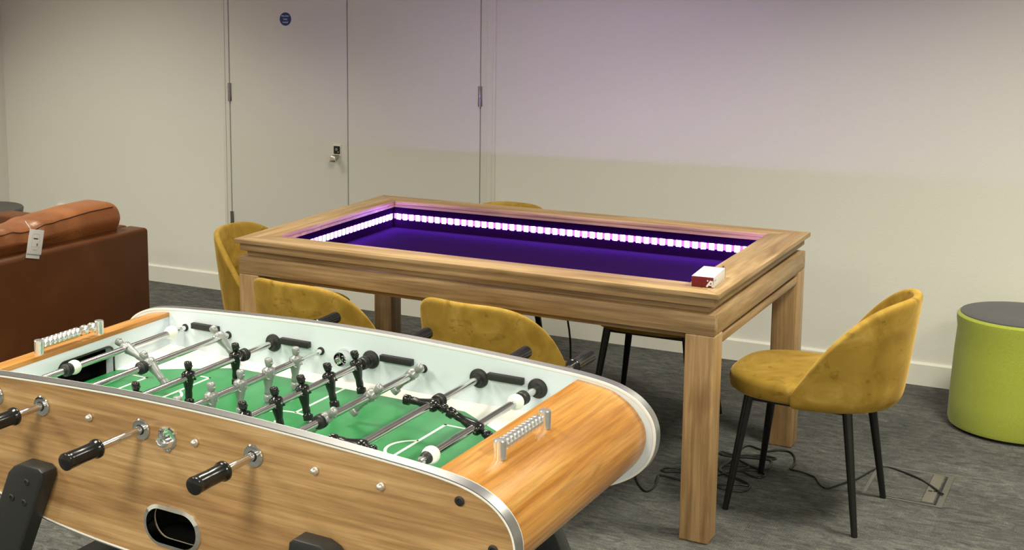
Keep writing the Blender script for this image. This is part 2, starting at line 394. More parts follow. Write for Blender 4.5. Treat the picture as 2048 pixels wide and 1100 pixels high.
# inner frame under apron + supports
b_ = G(); b_.box((x0 + .10, y0 + .07, .647), (x1 - .10, y0 + .095, .674), .002).box((x0 + .10, y1 - .095, .647), (x1 - .10, y1 - .07, .674), .002)
b_.box((x0 + .035, y0 + .10, .647), (x0 + .06, y1 - .10, .674), .002); b_.build('under_rail', 'oak_x', gt)
b_ = G(); b_.box((x1 - .044, y0 + .101, .634), (x1 - .016, y1 - .101, .658), .002); b_.build('under_rail', 'oak_y', gt)
b_ = G(); b_.box((ix0 - .013, iy0 - .013, .7835), (ix1 + .013, iy0, .7944)).box((ix0 - .013, iy1, .7835), (ix1 + .013, iy1 + .013, .7944)).box((ix0 - .013, iy0, .7835), (ix0, iy1, .7944)).box((ix1, iy0, .7835), (ix1 + .013, iy1, .7944)); b_.build('rim_lip', 'oak_x', gt)
LA = .090
for (ax, ay) in ((x0 + .012, y0 + .012), (x1 - .012 - LA, y0 + .012), (x0 + .012, y1 - .012 - LA), (x1 - .012 - LA, y1 - .012 - LA)):
    b_ = G(); b_.box((ax, ay, 0), (ax + LA, ay + LA, .675), .006, seg=3); b_.build('leg', 'oak_z', gt)
# recess
b_ = G(); o_ = .014
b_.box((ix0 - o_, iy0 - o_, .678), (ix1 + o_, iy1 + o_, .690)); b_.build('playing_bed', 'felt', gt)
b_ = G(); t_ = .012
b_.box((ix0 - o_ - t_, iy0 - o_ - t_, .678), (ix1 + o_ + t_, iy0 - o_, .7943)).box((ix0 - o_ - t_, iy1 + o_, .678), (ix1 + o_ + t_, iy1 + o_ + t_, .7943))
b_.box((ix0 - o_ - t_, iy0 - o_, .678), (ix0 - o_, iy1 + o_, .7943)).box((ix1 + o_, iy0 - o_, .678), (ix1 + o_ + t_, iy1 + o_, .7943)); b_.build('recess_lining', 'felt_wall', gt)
zl, hh, pitch = .7400, .0125, .0312
def strip(p, q, nrm):
    p, q, nrm = Vector(p), Vector(q), Vector(nrm); L = (q - p).length; d = (q - p) / L; b_ = G()
    def bx(a, bb, n0, n1, z0, z1, mt):
        P = [p + d * a + nrm * n0, p + d * bb + nrm * n1]
        lo_ = [min(P[0][k], P[1][k]) for k in (0, 1)]; hi = [max(P[0][k], P[1][k]) for k in (0, 1)]
        b_.box((lo_[0], lo_[1], z0), (hi[0], hi[1], z1), mat=mt)
    bx(0, L, 0, .002, zl - hh * .8, zl + hh, 'led_tape')
    nn = int(L / pitch); st = (L - (nn - 1) * pitch) / 2
    for k in range(nn):
        cc_ = st + k * pitch; bx(cc_ - .0092, cc_ + .0092,   .0018, .0028, zl - hh, zl + hh * .98, 'led')
    b_.build('led_strip', None, gt)
a0, a1, c0, c1 = ix0 - o_, ix1 + o_, iy0 - o_, iy1 + o_
strip((a0 + .006, c1, 0), (a1 - .006, c1, 0), (0, -1, 0)); strip((a0 + .006, c0, 0), (a1 - .006, c0, 0), (0, 1, 0))
strip((a0, c0 + .006, 0), (a0, c1 - .006, 0), (1, 0, 0)); strip((a1, c0 + .006, 0), (a1, c1 - .006, 0), (-1, 0, 0))

def gworld(u, v):
    cg, sg_ = math.cos(GA), math.sin(GA); return (GX - u * cg - v * sg_, GY - u * sg_ + v * cg)
# small box on the table corner
bxx, byy = gworld(.076, .142)
sb = thing('card_box', 'small white and dark red box lying on a corner of the games table', 'box', (bxx, byy, GZ), GA + .06)
MB().box((-.033, -.066, 0), (.033, .092, .034), .0008).build('sleeve', 'card_white', sb)
MB().box((-.0325, -.0675, .0006), (.0325, -.0655, .0334), .0004).build('tray_end', 'card_red', sb)
tr_ = MB().box((-.0325, .092, .0006), (.0325, .099, .0334), .0004).build('tray_end', 'card_red', sb)
lg = MB()   # letter A with a dot, at the lower right of the red end, running over the edge
def seg(p, q, w_):
    p, q = Vector(p), Vector(q); d = (q - p).normalized(); nn = Vector((-d.y, d.x)) * w_ / 2
    lg.prism([tuple(p + nn), tuple(p - nn), tuple(q - nn), tuple(q + nn)], 1, -.0682, -.0676)
seg((.013, .003), (.0255, .023), .0055); seg((.0305, .003), (.0285, .023), .005); seg((.020, .0095), (.031, .0095), .004); seg((.0138, .0225), (.0174, .0225), .0042)
lg.build('logo', 'sign_white', sb)
lb = MB(); lb.box((.0331, -.055, .018), (.0334, -.036, .024)); lb.box((.004, -.045, .0341), (.020, -.041, .0343)); lb.build('print', 'print_grey', sb)
MB().box((.004, .099, .002), (.028, .1005, .030), .0005).cyl((.024, .1005, .030), (.024, .106, .036), .003).build('pull_tab', 'seam', sb)

# ------------------------------------------------------------------ chairs
def chair(label, x, y, rz, k=1.0, group=None):
    t = thing('dining_chair', label, 'chair', (x, y, 0), rz, group)
    return t
def shell_mesh():
    NA, NT = 44, 12; rows = []
    for j in range(NT + 1):
        row = []
        for i in range(NA + 1):
            ph = -1.56 + 3.12 * i / NA; cf = max(0, math.cos(ph)); g = 1 - (1 - cf) ** 1.75
            zb = .414; zt = .428 + .334 * g
            if j == 0: z, f = zb - .006, .90
            else:
                tt = (j - 1) / (NT - 1); z = zb + (zt - zb) * tt; f = 1.0
            h = (z - .39) / .39
            a = (.207 + .036 * math.sin(min(1, max(0, h)) * PI * .55)) * f; bb = (.255 + .048 * h) * f
            sn = math.sin(ph); cs = math.cos(ph)
            e = .93
            xx = a * math.copysign(abs(sn) ** e, sn); yy = -bb * math.copysign(abs(cs) ** e, cs) + .01
            row.append((xx, yy, z))
        rows.append(row)
    return rows
SR = shell_mesh()
def smod(o, th=None, off=-1, lv=2):
    if th:
        md = o.modifiers.new('thick', 'SOLIDIFY'); md.thickness = th; md.offset = off; md.use_even_offset = False
    md = o.modifiers.new('sub', 'SUBSURF'); md.levels = lv; md.render_levels = lv
def make_chair(label, x, y, rz):
    t = chair(label, x, y, rz)
    b_ = MB(); b_.loft(SR, None, False, True, False); o = b_.build('backrest', 'velvet', t, 80); smod(o, .028, 1, 2)
    # seat pad
    rings = []
    for z, f in ((.398, .80), (.402, .93), (.415, .985), (.44, 1.0), (.458, .985), (.468, .93), (.472, .80), (.473, .45)):
        r_ = []
        for k in range(40):
            a = 2 * PI * k / 40; ca, sa = math.cos(a), math.sin(a)
            wx = .232 if sa > -.2 else .215
            r_.append((wx * f * math.copysign(abs(ca) ** .72, ca), .005 + .235 * f * math.copysign(abs(sa) ** .72, sa) - (0 if sa > 0 else -.01), z))
        rings.append(r_)
    MB().loft(rings).build('seat', 'velvet', t, 80)
    b_ = MB()
    for (p, q) in (((-.15, .15), (.15, .15)), ((-.15, -.15), (.15, -.15)), ((-.15, -.15), (-.15, .15)), ((.15, -.15), (.15, .15))):
        b_.box((min(p[0], q[0]) - .011, min(p[1], q[1]) - .011, .378), (max(p[0], q[0]) + .011, max(p[1], q[1]) + .011, .402), .003)
    b_.build('seat_frame', 'black', t)
    for sx in (-1, 1):
        for sy in (-1, 1):
            MB().cyl((sx * .152, sy * .150, .395), (sx * .2, sy * .2, .0), .0155, .0095, n=16).build('leg', 'black_gloss', t)
    return t
GC = 'mustard velvet chairs around the games table'
CH0 = make_chair('mustard velvet chair with black legs at the right-hand end of the games table', -.866, 4.722, PI / 2 - .055)
CH0['group'] = GC
def copy_tree(o, parent=None):
    c_ = o.copy(); COL.objects.link(c_); c_.parent = parent
    for ch in list(o.children): copy_tree(ch, c_)
    return c_
for lab, x, y, rz in (
    ('left of the two mustard chairs standing with their backs to the football table', -2.372, 4.19, -.12),
    ('right of the two mustard chairs standing with their backs to the football table', -1.730, 4.22, -.10),
    ('mustard velvet chair at the far left end of the games table, near the doors', -2.885, 4.71, -PI / 2),
    ('mustard velvet chair behind the games table, only the top of its back showing', -2.33, 5.48, PI),
    ('mustard velvet chair behind the games table, only its black legs showing beneath', -1.55, 5.34, PI)):
    c_ = copy_tree(CH0); c_.location = (x, y, 0); c_.rotation_euler = (0, 0, rz); c_['label'] = lab

# ------------------------------------------------------------------ pouf
pf = thing('pouf', 'round lime green drum pouf with a grey top beside the back wall', 'pouf', (-.345, 5.925, 0))
R_ = .228
MB().lathe([(.012, R_ - .03), (.014, R_ + .002), (.03, R_ + .006), (.12, R_ + .004), (.30, R_ - .004), (.39, R_ - .010), (.425, R_ - .006), (.442, R_ - .006), (.449, R_ - .012), (.452, R_ - .022)], (0, 0, 0), (0, 0, 1), n=64).build('body', 'lime', pf)
MB().lathe([(.448, R_ - .016), (.4545, R_ - .018), (.457, R_ - .03), (.459, R_ - .12)], (0, 0, 0), (0, 0, 1), n=64).build('top', 'grey_fabric', pf)
MB().lathe([(0, R_ - .02), (.014, R_ - .02)], (0, 0, 0), (0, 0, 1), n=48).build('base', 'black', pf)

# ------------------------------------------------------------------ side table (far left)
st_ = thing('side_table', 'round dark side table in the corner beyond the brown sofa', 'table', (-5.535, 5.66, 0))
MB().lathe([(.462, .205), (.47, .222), (.492, .226), (.5, .220)], (0, 0, 0), (0, 0, 1), n=56).build('tabletop', 'table_black', st_)
MB().cyl((0, 0, .012), (0, 0, .465), .022).build('pedestal', 'black', st_)
MB().lathe([(0, .16), (.010, .158), (.016, .03)], (0, 0, 0), (0, 0, 1), n=40).build('base', 'black', st_)

# ------------------------------------------------------------------ sofa
sf = thing('sofa', 'brown leather sofa seen from behind at the left edge', 'sofa', (-3.79, 4.951, 0), -.08)
L_ = 1.95
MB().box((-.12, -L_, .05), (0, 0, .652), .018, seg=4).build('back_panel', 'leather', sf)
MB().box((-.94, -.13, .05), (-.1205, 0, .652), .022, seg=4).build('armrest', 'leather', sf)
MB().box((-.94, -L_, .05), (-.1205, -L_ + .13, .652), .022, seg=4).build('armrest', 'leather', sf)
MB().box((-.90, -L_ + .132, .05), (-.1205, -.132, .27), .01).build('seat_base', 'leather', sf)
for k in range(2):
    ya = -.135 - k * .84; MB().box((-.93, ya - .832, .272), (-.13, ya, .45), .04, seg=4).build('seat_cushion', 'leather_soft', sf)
def cushion(y0_, y1_, dip):
    """soft back cushion leaning over the back panel, long in y"""
    NY, NA = 70, 40; rings = []
    for i in range(NY + 1):
        t = i / NY; y = y0_ + (y1_ - y0_) * t
        e = min(t, 1 - t) * abs(y1_ - y0_)
        f = .86 + .14 * min(1, e / .03) ** .5
        g = math.exp(-((y - dip) / .045) ** 2); sag = min(1, max(0, (-y - .30) / .35))
        fold = .0035 * math.sin(y * 62) * math.exp(-((y - dip) / .20) ** 2)
        ring = []
        for k in range(NA):
            a = 2 * PI * k / NA; ca, sa = math.cos(a), math.sin(a)
            X = -.205 + .128 * f * math.copysign(abs(ca) ** .42, ca) + .010 * math.sin(PI * min(1, max(0, (sa + 1) / 2)))
            Z = .620 + .162 * f * math.copysign(abs(sa) ** .40, sa)
            if Z > .70: Z -= .020 * sag + .014 * g + (.012 * max(0, -ca - .2)) - fold * (1 if ca > -.5 else .3)
            if ca > 0 and sa > .1: X -= .012 * g * sa - fold
            if Z < .662 and X > -.130: X = -.130
            ring.append((X, y, Z))
        rings.append(ring)
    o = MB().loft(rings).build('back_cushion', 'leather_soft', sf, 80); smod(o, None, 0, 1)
    pts = []
    for i in range(3, NY - 2):
        r_ = rings[i]; pts.append(Vector(r_[5]) + Vector((.002, 0, .002)))
    MB().tube(pts, .0026, None, 6, sub=1).build('piping', 'seam', o)
cushion(-.095, -1.30, -.685)
cushion(-1.315, -1.81, -1.6)
# hang tag
tg = thing('swing_tag', 'white printed card tags hanging from the cushion seam of the brown sofa', 'tag', (0, 0, 0))
tg.parent = None
mxS = Matrix.Translation((-3.79, 4.951, 0)) @ Matrix.Rotation(-.08, 4, 'Z')
tg.matrix_world = mxS @ Matrix.Translation((.001, -.728, .712)) @ Matrix.Rotation(-.24, 4, 'X') @ Matrix.Scale(.94, 4)
MB().box((.009, -.050, -.062), (.0105, .040, .050), .0003).build('folded_card', 'card_white', tg)
MB().box((.003, -.046, -.082), (.0045, .038, .020), .0003).build('second_card', 'card_white', tg)
pr = MB()
for (a, b2, c_, d_) in ((-.028, .018, .0285, .0295), (-.028, .018, -.0295, -.0285), (-.028, -.027, -.029, .029), (.017, .018, -.029, .029)): pr.box((.0105, a, c_), (.0109, b2, d_), mat='print_grey')
pr.box((.0105, -.020, .006), (.011, .008, .011), mat='print_black'); pr.box((.0105, .004, -.024), (.011, .010, -.012), mat='print_red'); pr.box((.0105, -.018, -.044), (.011, .010, -.041), mat='print_grey')
pr.build('print', None, tg)
MB().tube([(.006, -.040, .046), (.004, -.048, .056), (-.034, -.044, .082)], .0012, 'sign_white', 6).build('string', None, tg)

# ------------------------------------------------------------------ football table
FX, FY, FA = -1.7637, 2.2535, -.037
UC, VC = .10, .386
ft = thing('football_table', 'wooden table football game with black and silver players', 'table football',
           (FX + UC * math.cos(FA) - VC * math.sin(FA), FY + UC * math.sin(FA) + VC * math.cos(FA), 0), FA)
FO = (UC, VC, 0)
def B(): return MB(FO)
P, ZR, WIN, TH = .15, .8294, .7415, .030
half = [(0, .902), (.15, .9005), (.3, .8955), (.42, .890), (.52, .8845), (.60, .879), (.66, .871), (.70, .860), (.735, .842), (.760, .818), (.775, .790), (.780, .758),
        (.775, .722), (.760, .690), (.735, .662), (.70, .638), (.65, .614), (.60, .595), (.54, .5765), (.46, .558), (.36, .545), (.25, .536), (.12, .531), (0, .530)]
def smoothp(pts, sub=3):
    out = []; m = len(pts)
    g = lambda k: Vector(pts[max(0, min(m - 1, k))])
    for i in range(m - 1):
        p0, p1, p2, p3 = g(i - 1), g(i), g(i + 1), g(i + 2)
        if i == 0: p0 = Vector((-p2.x, p2.y))
        if i == m - 2: p3 = Vector((-p1.x, p1.y))
        for k in range(sub):
            u = k / sub; out.append(.5 * ((2 * p1) + (p2 - p0) * u + (2 * p0 - 5 * p1 + 4 * p2 - p3) * u * u + (3 * p1 - p0 - 3 * p2 + p3) * u ** 3))
    out.append(g(m - 1)); return out
hp = smoothp(half)
PROF = [(UC + p.x, p.y) for p in hp] + [(UC - p.x, p.y) for p in hp[-2:0:-1]]
def offset(prof, d):
    out = []; N = len(prof)
    for i in range(N):
        a = Vector(prof[i - 1]); b2 = Vector(prof[(i + 1) % N]); t = (b2 - a).normalized(); nn = Vector((t.y, -t.x))
        out.append(tuple(Vector(prof[i]) - nn * d))
    return out
# orientation check: inward offset must shrink
if max(p[0] for p in offset(PROF, .01)) > max(p[0] for p in PROF):
    _o = offset
    offset = lambda prof, d: _o(prof, -d)
INNER = offset(PROF, .0045)
def side(v0, v1, name, outer_mat, inner_mat):
    b_ = B(); b_.prism(INNER, 1, v0, v1, outer_mat)
    o = b_.build(name, None, ft, 30); return o
sn = side(.0015, TH, 'side_panel', 'beech_x', 'white'); sfp = side(WIN, WIN + TH - .0015, 'side_panel', 'white', 'white')
def edge(v0, v1, name, lo, hi, d0, d1, mat):
    A = offset(PROF, d0) if d0 else PROF; I = offset(PROF, d1)
    rings = [[(A[i][0], lo, A[i][1]), (A[i][0], hi, A[i][1]), (I[i][0], hi, I[i][1]), (I[i][0], lo, I[i][1])] for i in range(len(A))]
    rings.append(rings[0]); b_ = B(); b_.loft(rings, None, False, True); return b_.build(name, mat, ft, 40)
edge(0, 0, 'edge_trim', 0, TH - .001, 0, .004, 'alu'); edge(0, 0, 'edge_trim', WIN + .003, WIN + TH, 0, .004, 'alu')
edge(0, 0, 'edge_band', TH - .001, TH + .0018, .0006, .0085, 'white_edge'); edge(0, 0, 'edge_band', WIN - .0008, WIN + .003, .0006, .0055, 'white_edge')
edge(0, 0, 'edge_band', -.0008, .0012, .003, .0062, 'white_edge')
# white inner liner on the near panel
ucup, zcup = .074, .8245
cut(sn, [B().prism(rrect(.080, .620, .072, .042, .040, 8), 1, -.05, .05), B().lathe([(0, .019), (.1, .019)], (ucup, -.05, zcup), (0, 1, 0), None, 32)])
cut(sfp, [B().lathe([(0, .0185), (.05, .0185)], (ucup, WIN - .02, zcup), (0, 1, 0), None, 32)])
# white inside face of near panel
b_ = B(); b_.prism([(u, z) for (u, z) in offset(PROF, .008)], 1, TH, TH + .0015); lin_ = b_.build('inner_lining', 'white', ft)
cut(lin_, [B().prism(rrect(.080, .620, .072, .042, .040, 8), 1, -.05, .05), B().lathe([(0, .019), (.1, .019)], (ucup, -.05, zcup), (0, 1, 0), None, 32)])
# end caps: shell between the panels, wood outside
_c1, _c2 = offset(PROF, .012), offset(PROF, .022)
CAP = []
for (a_, b2_) in zip(_c1, _c2):
    k_ = min(1, max(0, (abs(a_[0] - UC) - .68) / .07)); CAP.append((a_[0] + (b2_[0] - a_[0]) * k_, a_[1] + (b2_[1] - a_[1]) * k_))
def cap(sign):
    pts = [p for p in CAP]
    # take the arc of the profile at one end, from the inner edge over the nose and under
    if sign > 0: arc = [p for p in pts if p[0] >= .697]
    else: arc = [p for p in pts if p[0] <= -.505]
    top = sorted([p for p in arc if p[1] >= .75], key=lambda p: p[0] * sign); bot = sorted([p for p in arc if p[1] < .75], key=lambda p: -p[0] * sign)
    arc = top + bot
    ue = .697 if sign > 0 else -.507
    arc = [(ue, top[0][1] + .001)] + arc
    inn = [(p[0] - sign * .012 * (1 if abs(p[0] - ue) > .01 else 0), p[1] - (.012 if p[1] > .75 else -.012)) for p in arc]
    poly = arc + inn[::-1]
    b_ = B(); b_.prism(poly, 1, TH + .0015, WIN - .001, None, 0, True)
    return b_.build('end_cap', 'beech_y', ft, 50)
cap(1); cap(-1)
# inner end walls
def endwall(u0, u1):
    b_ = B(); b_.box((u0, TH + .0015, .70), (u1, WIN - .0005, .855), .0005); return b_
ew = endwall(-.535, -.509).build('end_wall', 'white', ft); ew2 = endwall(.699, .72).build('end_wall', 'white', ft)
gv = .388
goal = lambda u0, u1: B().prism([(v, z) for v, z in rrect(gv, .775, .108, .051, .024, 6)], 0, u0, u1)
cut(ew, [goal(-.56, -.50)]); cut(ew2, [goal(.69, .75)])
for (u0, u1, nm) in ((-.60, -.536, 0), (.726, .78, 0)):
    b_ = B(); t = .004; v0, v1, z0, z1 = gv - .112, gv + .112, .722, .830
    ue = u0 if u0 < 0 else u1 - t
    b_.box((ue, v0, z0), (ue + t, v1, z1)).box((u0, v0, z0), (u1, v0 + t, z1)).box((u0, v1 - t, z0), (u1, v1, z1)).box((u0, v0, z0), (u1, v1, z0 + t)).box((u0, v0, z1 - t), (u1, v1, z1)); b_.build('goal_pocket', 'dark_inside', ft)
b_ = B(); b_.prism([(v, z) for v, z in rrect(gv, .775, .112, .055, .027, 6)], 0, -.509, -.5065); gm = b_.build('goal_frame', 'black', ft)
cut(gm, [B().prism([(v, z) for v, z in rrect(gv, .775, .107, .050, .024, 6)], 0, -.53, -.50)])
# pitch
ZP = .755
b_ = B()
u0, u1, v0, v1 = -.509, .699, TH + .0015, WIN
b_.box((u0, v0, ZP - .012), (u1, v1, ZP), mat='pitch')
pl = b_.build('pitch', 'pitch', ft)
# ramps
rm = .045
cu_, cv_ = .265, .190
def wedge(poly, zs):
    tm = bmesh.new(); top = [tm.verts.new((p[0], p[1], z)) for p, z in zip(poly, zs)]; bt = [tm.verts.new((p[0], p[1], ZP - .001)) for p in poly]
    N = len(poly); tm.faces.new(top); tm.faces.new(bt[::-1])
    for i in range(N): tm.faces.new((top[i], top[(i + 1) % N], bt[(i + 1) % N], bt[i]))
    b_.merge(tm, None, False)
for (vv, sv) in ((v0, 1), (v1, -1)):
    b_ = B()
    for (uu, su) in ((u0, 1), (u1, -1)):
        wedge([(uu, vv), (uu + su * cu_, vv), (uu + su * cu_, vv + sv * rm), (uu, vv + sv * (rm + cv_))], [ZP + .018, ZP + .010, ZP + .0004, ZP + .0004])
    wedge([(u0 + cu_, vv), (u1 - cu_, vv), (u1 - cu_, vv + sv * rm), (u0 + cu_, vv + sv * rm)], [ZP + .010, ZP + .010, ZP + .0004, ZP + .0004])
    bmesh.ops.remove_doubles(b_.bm, verts=list(b_.bm.verts), dist=.00005)
    b_.build('corner_ramp', 'ramp_white', ft)
# lines
b_ = B(); zl0, zl1 = ZP, ZP + .0004; lw = .0036
def ln(a, c_):
    a, c_ = Vector(a), Vector(c_); d = (c_ - a).normalized(); nn = Vector((-d.y, d.x)) * lw; a = a - d * lw; c_ = c_ + d * lw
    b_.prism([tuple(a + nn), tuple(a - nn), tuple(c_ - nn), tuple(c_ + nn)], 2, zl0, zl1)
def arc(cx, cy, r, a0, a1, n=24):
    for k in range(n):
        t0, t1 = a0 + (a1 - a0) * k / n, a0 + (a1 - a0) * (k + 1) / n
        b_.prism([(cx + (r - lw) * math.cos(t0), cy + (r - lw) * math.sin(t0)), (cx + (r + lw) * math.cos(t0), cy + (r + lw) * math.sin(t0)), (cx + (r + lw) * math.cos(t1), cy + (r + lw) * math.sin(t1)), (cx + (r - lw) * math.cos(t1), cy + (r - lw) * math.sin(t1))], 2, zl0, zl1)
um = .097
ln((um, v0 + rm), (um, gv - .082)); ln((um, gv + .082), (um, v1 - rm)); arc(um, gv, .080, 0, 2 * PI, 48)
b_.build('centre_line', 'line', ft)
for (ub, su, us, ue) in ((.44, 1, .585, u1), (-.25, -1, -.393, u0)):
    b_ = B()
    ln((ub, gv - .196), (ub, gv + .196)); ln((ub, gv - .196), (ub + su * .075, gv - .196)); ln((ub, gv + .196), (ub + su * .075, gv + .196))
    ln((us, gv - .107), (us, gv + .107)); ln((us, gv - .107), (us + su * .05, gv - .107)); ln((us, gv + .107), (us + su * .05, gv + .107))
    a0_ = PI if su > 0 else 0; arc(ub + su * .031, gv, .071, a0_ - 1.12, a0_ + 1.12, 20); b_.build('penalty_lines', 'line', ft)
b_ = B(); b_.lathe([(0, .008), (.0005, .008)], (um, gv, ZP), (0, 0, 1), None, 20); b_.build('centre_spot', 'line', ft)
# floor of the cabinet and ball-return drawer
b_ = B(); b_.box((-.50, TH + .0015, .56), (.68, WIN - .001, .575)); b_.build('cabinet_floor', 'leg_black', ft)
b_ = B(); I_ = rrect(.080, .620, .070, .040, .038, 8); O_ = rrect(.080, .620, .078, .048, .046, 8)
rings = [[(O_[i][0], .002, O_[i][1]), (O_[i][0], -.003, O_[i][1]), (I_[i][0] * .98 + .0016, -.006, I_[i][1] * .98 + .0124), (I_[i][0], .024, I_[i][1])] for i in range(len(O_))]; rings.append(rings[0])
b_.loft(rings, None, False, True); br_ = b_.build('ball_return_ring', 'chrome', ft, 60)
b_ = B(); b_.box((-.004, TH + .0018, .668), (.164, TH + .092, .672)).box((0, TH + .0018, .572), (.16, TH + .09, .578)).box((-.002, TH + .088, .574), (.162, TH + .092, .668)).box((-.004, TH + .0018, .574), (0, TH + .09, .668)).box((.16, TH + .0018, .574), (.164, TH + .09, .668)); b_.build('ball_tray', 'dark_inside', ft)
# ball entry cups
def cup(vf, dr, ro):
    b_ = B(); n = 40; rings = []
    for (r, d) in ((.0185, .028), (.0185, .002), (.0205, -.003), (ro, -.002), (ro, .0015)):
        rings.append([(ucup + r * math.cos(2 * PI * k / n), vf + dr * d, zcup + r * math.sin(2 * PI * k / n)) for k in range(n)])
    b_.loft(rings, None, False, True); return b_
cn = cup(0, 1, .0252)
tail = [(ucup - .010, zcup - .024), (ucup - .004, zcup - .033), (ucup + .004, zcup - .033), (ucup + .010, zcup - .024)]
cn.prism(tail, 1, -.0025, .0, None, .0006); cn.cyl((ucup, -.0035, zcup - .0295), (ucup, -.0025, zcup - .0295), .002)
cu1 = cn.build('ball_entry', 'chrome', ft, 50)
# scoop hanging out of the lower half of the near cup
b_ = B(); rings = []
for j in range(10):
    t = j / 9; d = -.026 * math.sin(t * PI / 2); r = .0205 * math.cos(t * PI / 2 * .80)
    rings.append([(ucup + r * math.cos(a), d - .0015, zcup - .002 + r * math.sin(a)) for a in [PI + PI * k / 24 for k in range(25)]])
b_.loft(rings, None, False, True, False); sc_ = b_.build('scoop', 'satin', cu1, 60); md = sc_.modifiers.new('t', 'SOLIDIFY'); md.thickness = .0018
c2_ = cup(WIN, -1, .0232)
c2_.build('ball_entry', 'chrome', ft, 50)
b_ = B(); b_.lathe([(0, .018), (.03, .012), (.031, .0001)], (ucup, WIN + .001, zcup), (0, 1, 0), None, 32, True, False); b_.build('ball_entry_funnel', 'chrome', ft)
# stop blocks on the far wall
for (a, c_) in ((-.419, -.329), (-.121, -.031), (.183, .273), (.477, .567)):
    B().box((a, WIN - .016, .834), (c_, WIN, .850), .001).build('stop_block', 'rubber', ft)
# legs: slanted slabs bolted outside
def leg(uc, sg_, v0_, v1_, bolts):
    hw = .056; ztop = .698; sl = .45
    def pt(a, z): return (uc + sg_ * (sl * (ztop - z)) + a, z)
    pl_ = [pt(-hw, 0), pt(-hw, ztop - .028), pt(-hw + .010, ztop - .010), pt(-hw + .026, ztop), pt(hw - .026, ztop), pt(hw - .010, ztop - .008), pt(hw, ztop - .026), pt(hw, 0)]
    o = B().prism(pl_, 1, v0_, v1_, None, .005).build('leg', 'leg_black', ft)
    if bolts:
        for (a, dz) in ((.010, .040), (-.020, .088), (.022, .092)):
            p = pt(a, ztop - dz); bb = B()
            bb.lathe([(0, .0085), (.0015, .0085), (.003, .0065), (.003, .004), (.001, .0035)], (p[0], v0_, p[1]), (0, -1, 0), None, 20); bb.build('bolt', 'rubber', o)
leg(-.30, -1, -.052, -.0015, True); leg(.46, 1, -.052, -.0015, True)
leg(-.25, -1, WIN + TH + .001, WIN + TH + .05, False); leg(.475, 1, WIN + TH + .001, WIN + TH + .05, False)
for uu in (-.40, .61): B().box((uu - .05, -.001, .31), (uu + .05, WIN + TH + .001, .345), .004).build('crossbar', 'leg_black', ft)
for (u, z) in ((.766, .836), (.834, .757), (.766, .668), (-.566, .836)):
    B().lathe([(0, .0095), (.002, .0095), (.0035, .007), (.0035, .0045), (.0015, .004)], (u, 0, z), (0, -1, 0), None, 24).build('panel_screw', 'rubber', ft)
# player meshes (axis of the rod at the origin, along y)
def sect(z, hx, hy, ox=0, oy=0, n=14, e=.75):
    return [(ox + hx * math.copysign(abs(math.cos(2 * PI * k / n)) ** e, math.cos(2 * PI * k / n)), oy + hy * math.copysign(abs(math.sin(2 * PI * k / n)) ** e, math.sin(2 * PI * k / n)), z) for k in range(n)]
def player(mat, nm):
    b_ = MB()
    body = [(-.0690, .0118, .0105, .0015), (-.0560, .0118, .0105, .0015), (-.0545, .0085, .0085, 0), (-.052, .0072, .0080, 0), (-.051, .0084, .0090, 0), (-.043, .0086, .0092, 0), (-.034, .0076, .0088, 0), (-.024, .0095, .0110, 0), (-.013, .0112, .0130, 0),
            (-.006, .0132, .0135, 0), (.004, .0145, .0165, 0), (.0105, .0140, .0185, 0), (.0150, .0105, .0160, 0), (.0180, .0058, .0070, 0), (.0195, .0052, .0060, 0)]
    b_.loft([sect(z, hx, hy, ox) for z, hx, hy, ox in body])
    b_.loft([sect(z, hx, hy, ox, 0, 14, .85) for z, hx, hy, ox in ((.0185, .0050, .0055, 0), (.0205, .0080, .0072, .001), (.026, .0095, .0084, .001), (.031, .0102, .0092, .0005), (.0365, .0100, .0092, 0), (.0400, .0080, .0075, 0), (.0410, .004, .004, 0))])
    b_.loft([sect(z, hx, hy, ox, 0, 14, .8) for z, hx, hy, ox in ((.029, .0100, .0070, .0035), (.0305, .0098, .0070, .0035), (.032, .006, .006, .002))])
    for sy in (-1, 1):   # arms held to the chest
        b_.loft([[(.000 + .004 * math.cos(a) + ox, sy * (.0178 - oy) + .0048 * math.sin(a), z) for a in [2 * PI * k / 8 for k in range(8)]] for z, ox, oy in ((.0125, -.001, .001), (.005, .001, -.0012), (-.004, .005, .0005), (-.008, .0095, .004))])
    b_.lathe([(0, .0028), (.0008, .0028), (.0012, .001)], (.0142, 0, .0015), (1, 0, 0), 'steel' if mat.startswith('black') else mat, 10)
    b_.mats = [mat] + ([] if not mat.startswith('black') else [])
    me_o = None
    # first material slot is the body, second the screw
    bm_ = b_.bm
    me = bpy.data.meshes.new(nm)
    for f in bm_.faces: f.material_index = 0
    scr = [f for f in bm_.faces if all(v.co.x > .0139 and abs(v.co.y) < .003 and abs(v.co.z - .0015) < .003 for v in f.verts)]
    for f in scr: f.material_index = 1
    bm_.to_mesh(me); bm_.free(); me.materials.append(M[mat]); me.materials.append(M['steel'])
    for p in me.polygons: p.use_smooth = True
    me.set_sharp_from_angle(angle=math.radians(50)); return me
PB, PS = player('black_gloss', 'black_player'), player('grey_player', 'silver_player')
def rubber_stop(v, d=1):   # ribbed bumper, starting at v and running towards d
    return [(0, .0085), (0, .0150), (.004, .0162), (.0065, .0162), (.0075, .0135), (.0095, .0135), (.0105, .0165), (.013, .0165), (.014, .0135), (.016, .0135), (.017, .0165), (.0195, .0165), (.0215, .0150), (.0235, .0115), (.030, .0105), (.030, .0085)]
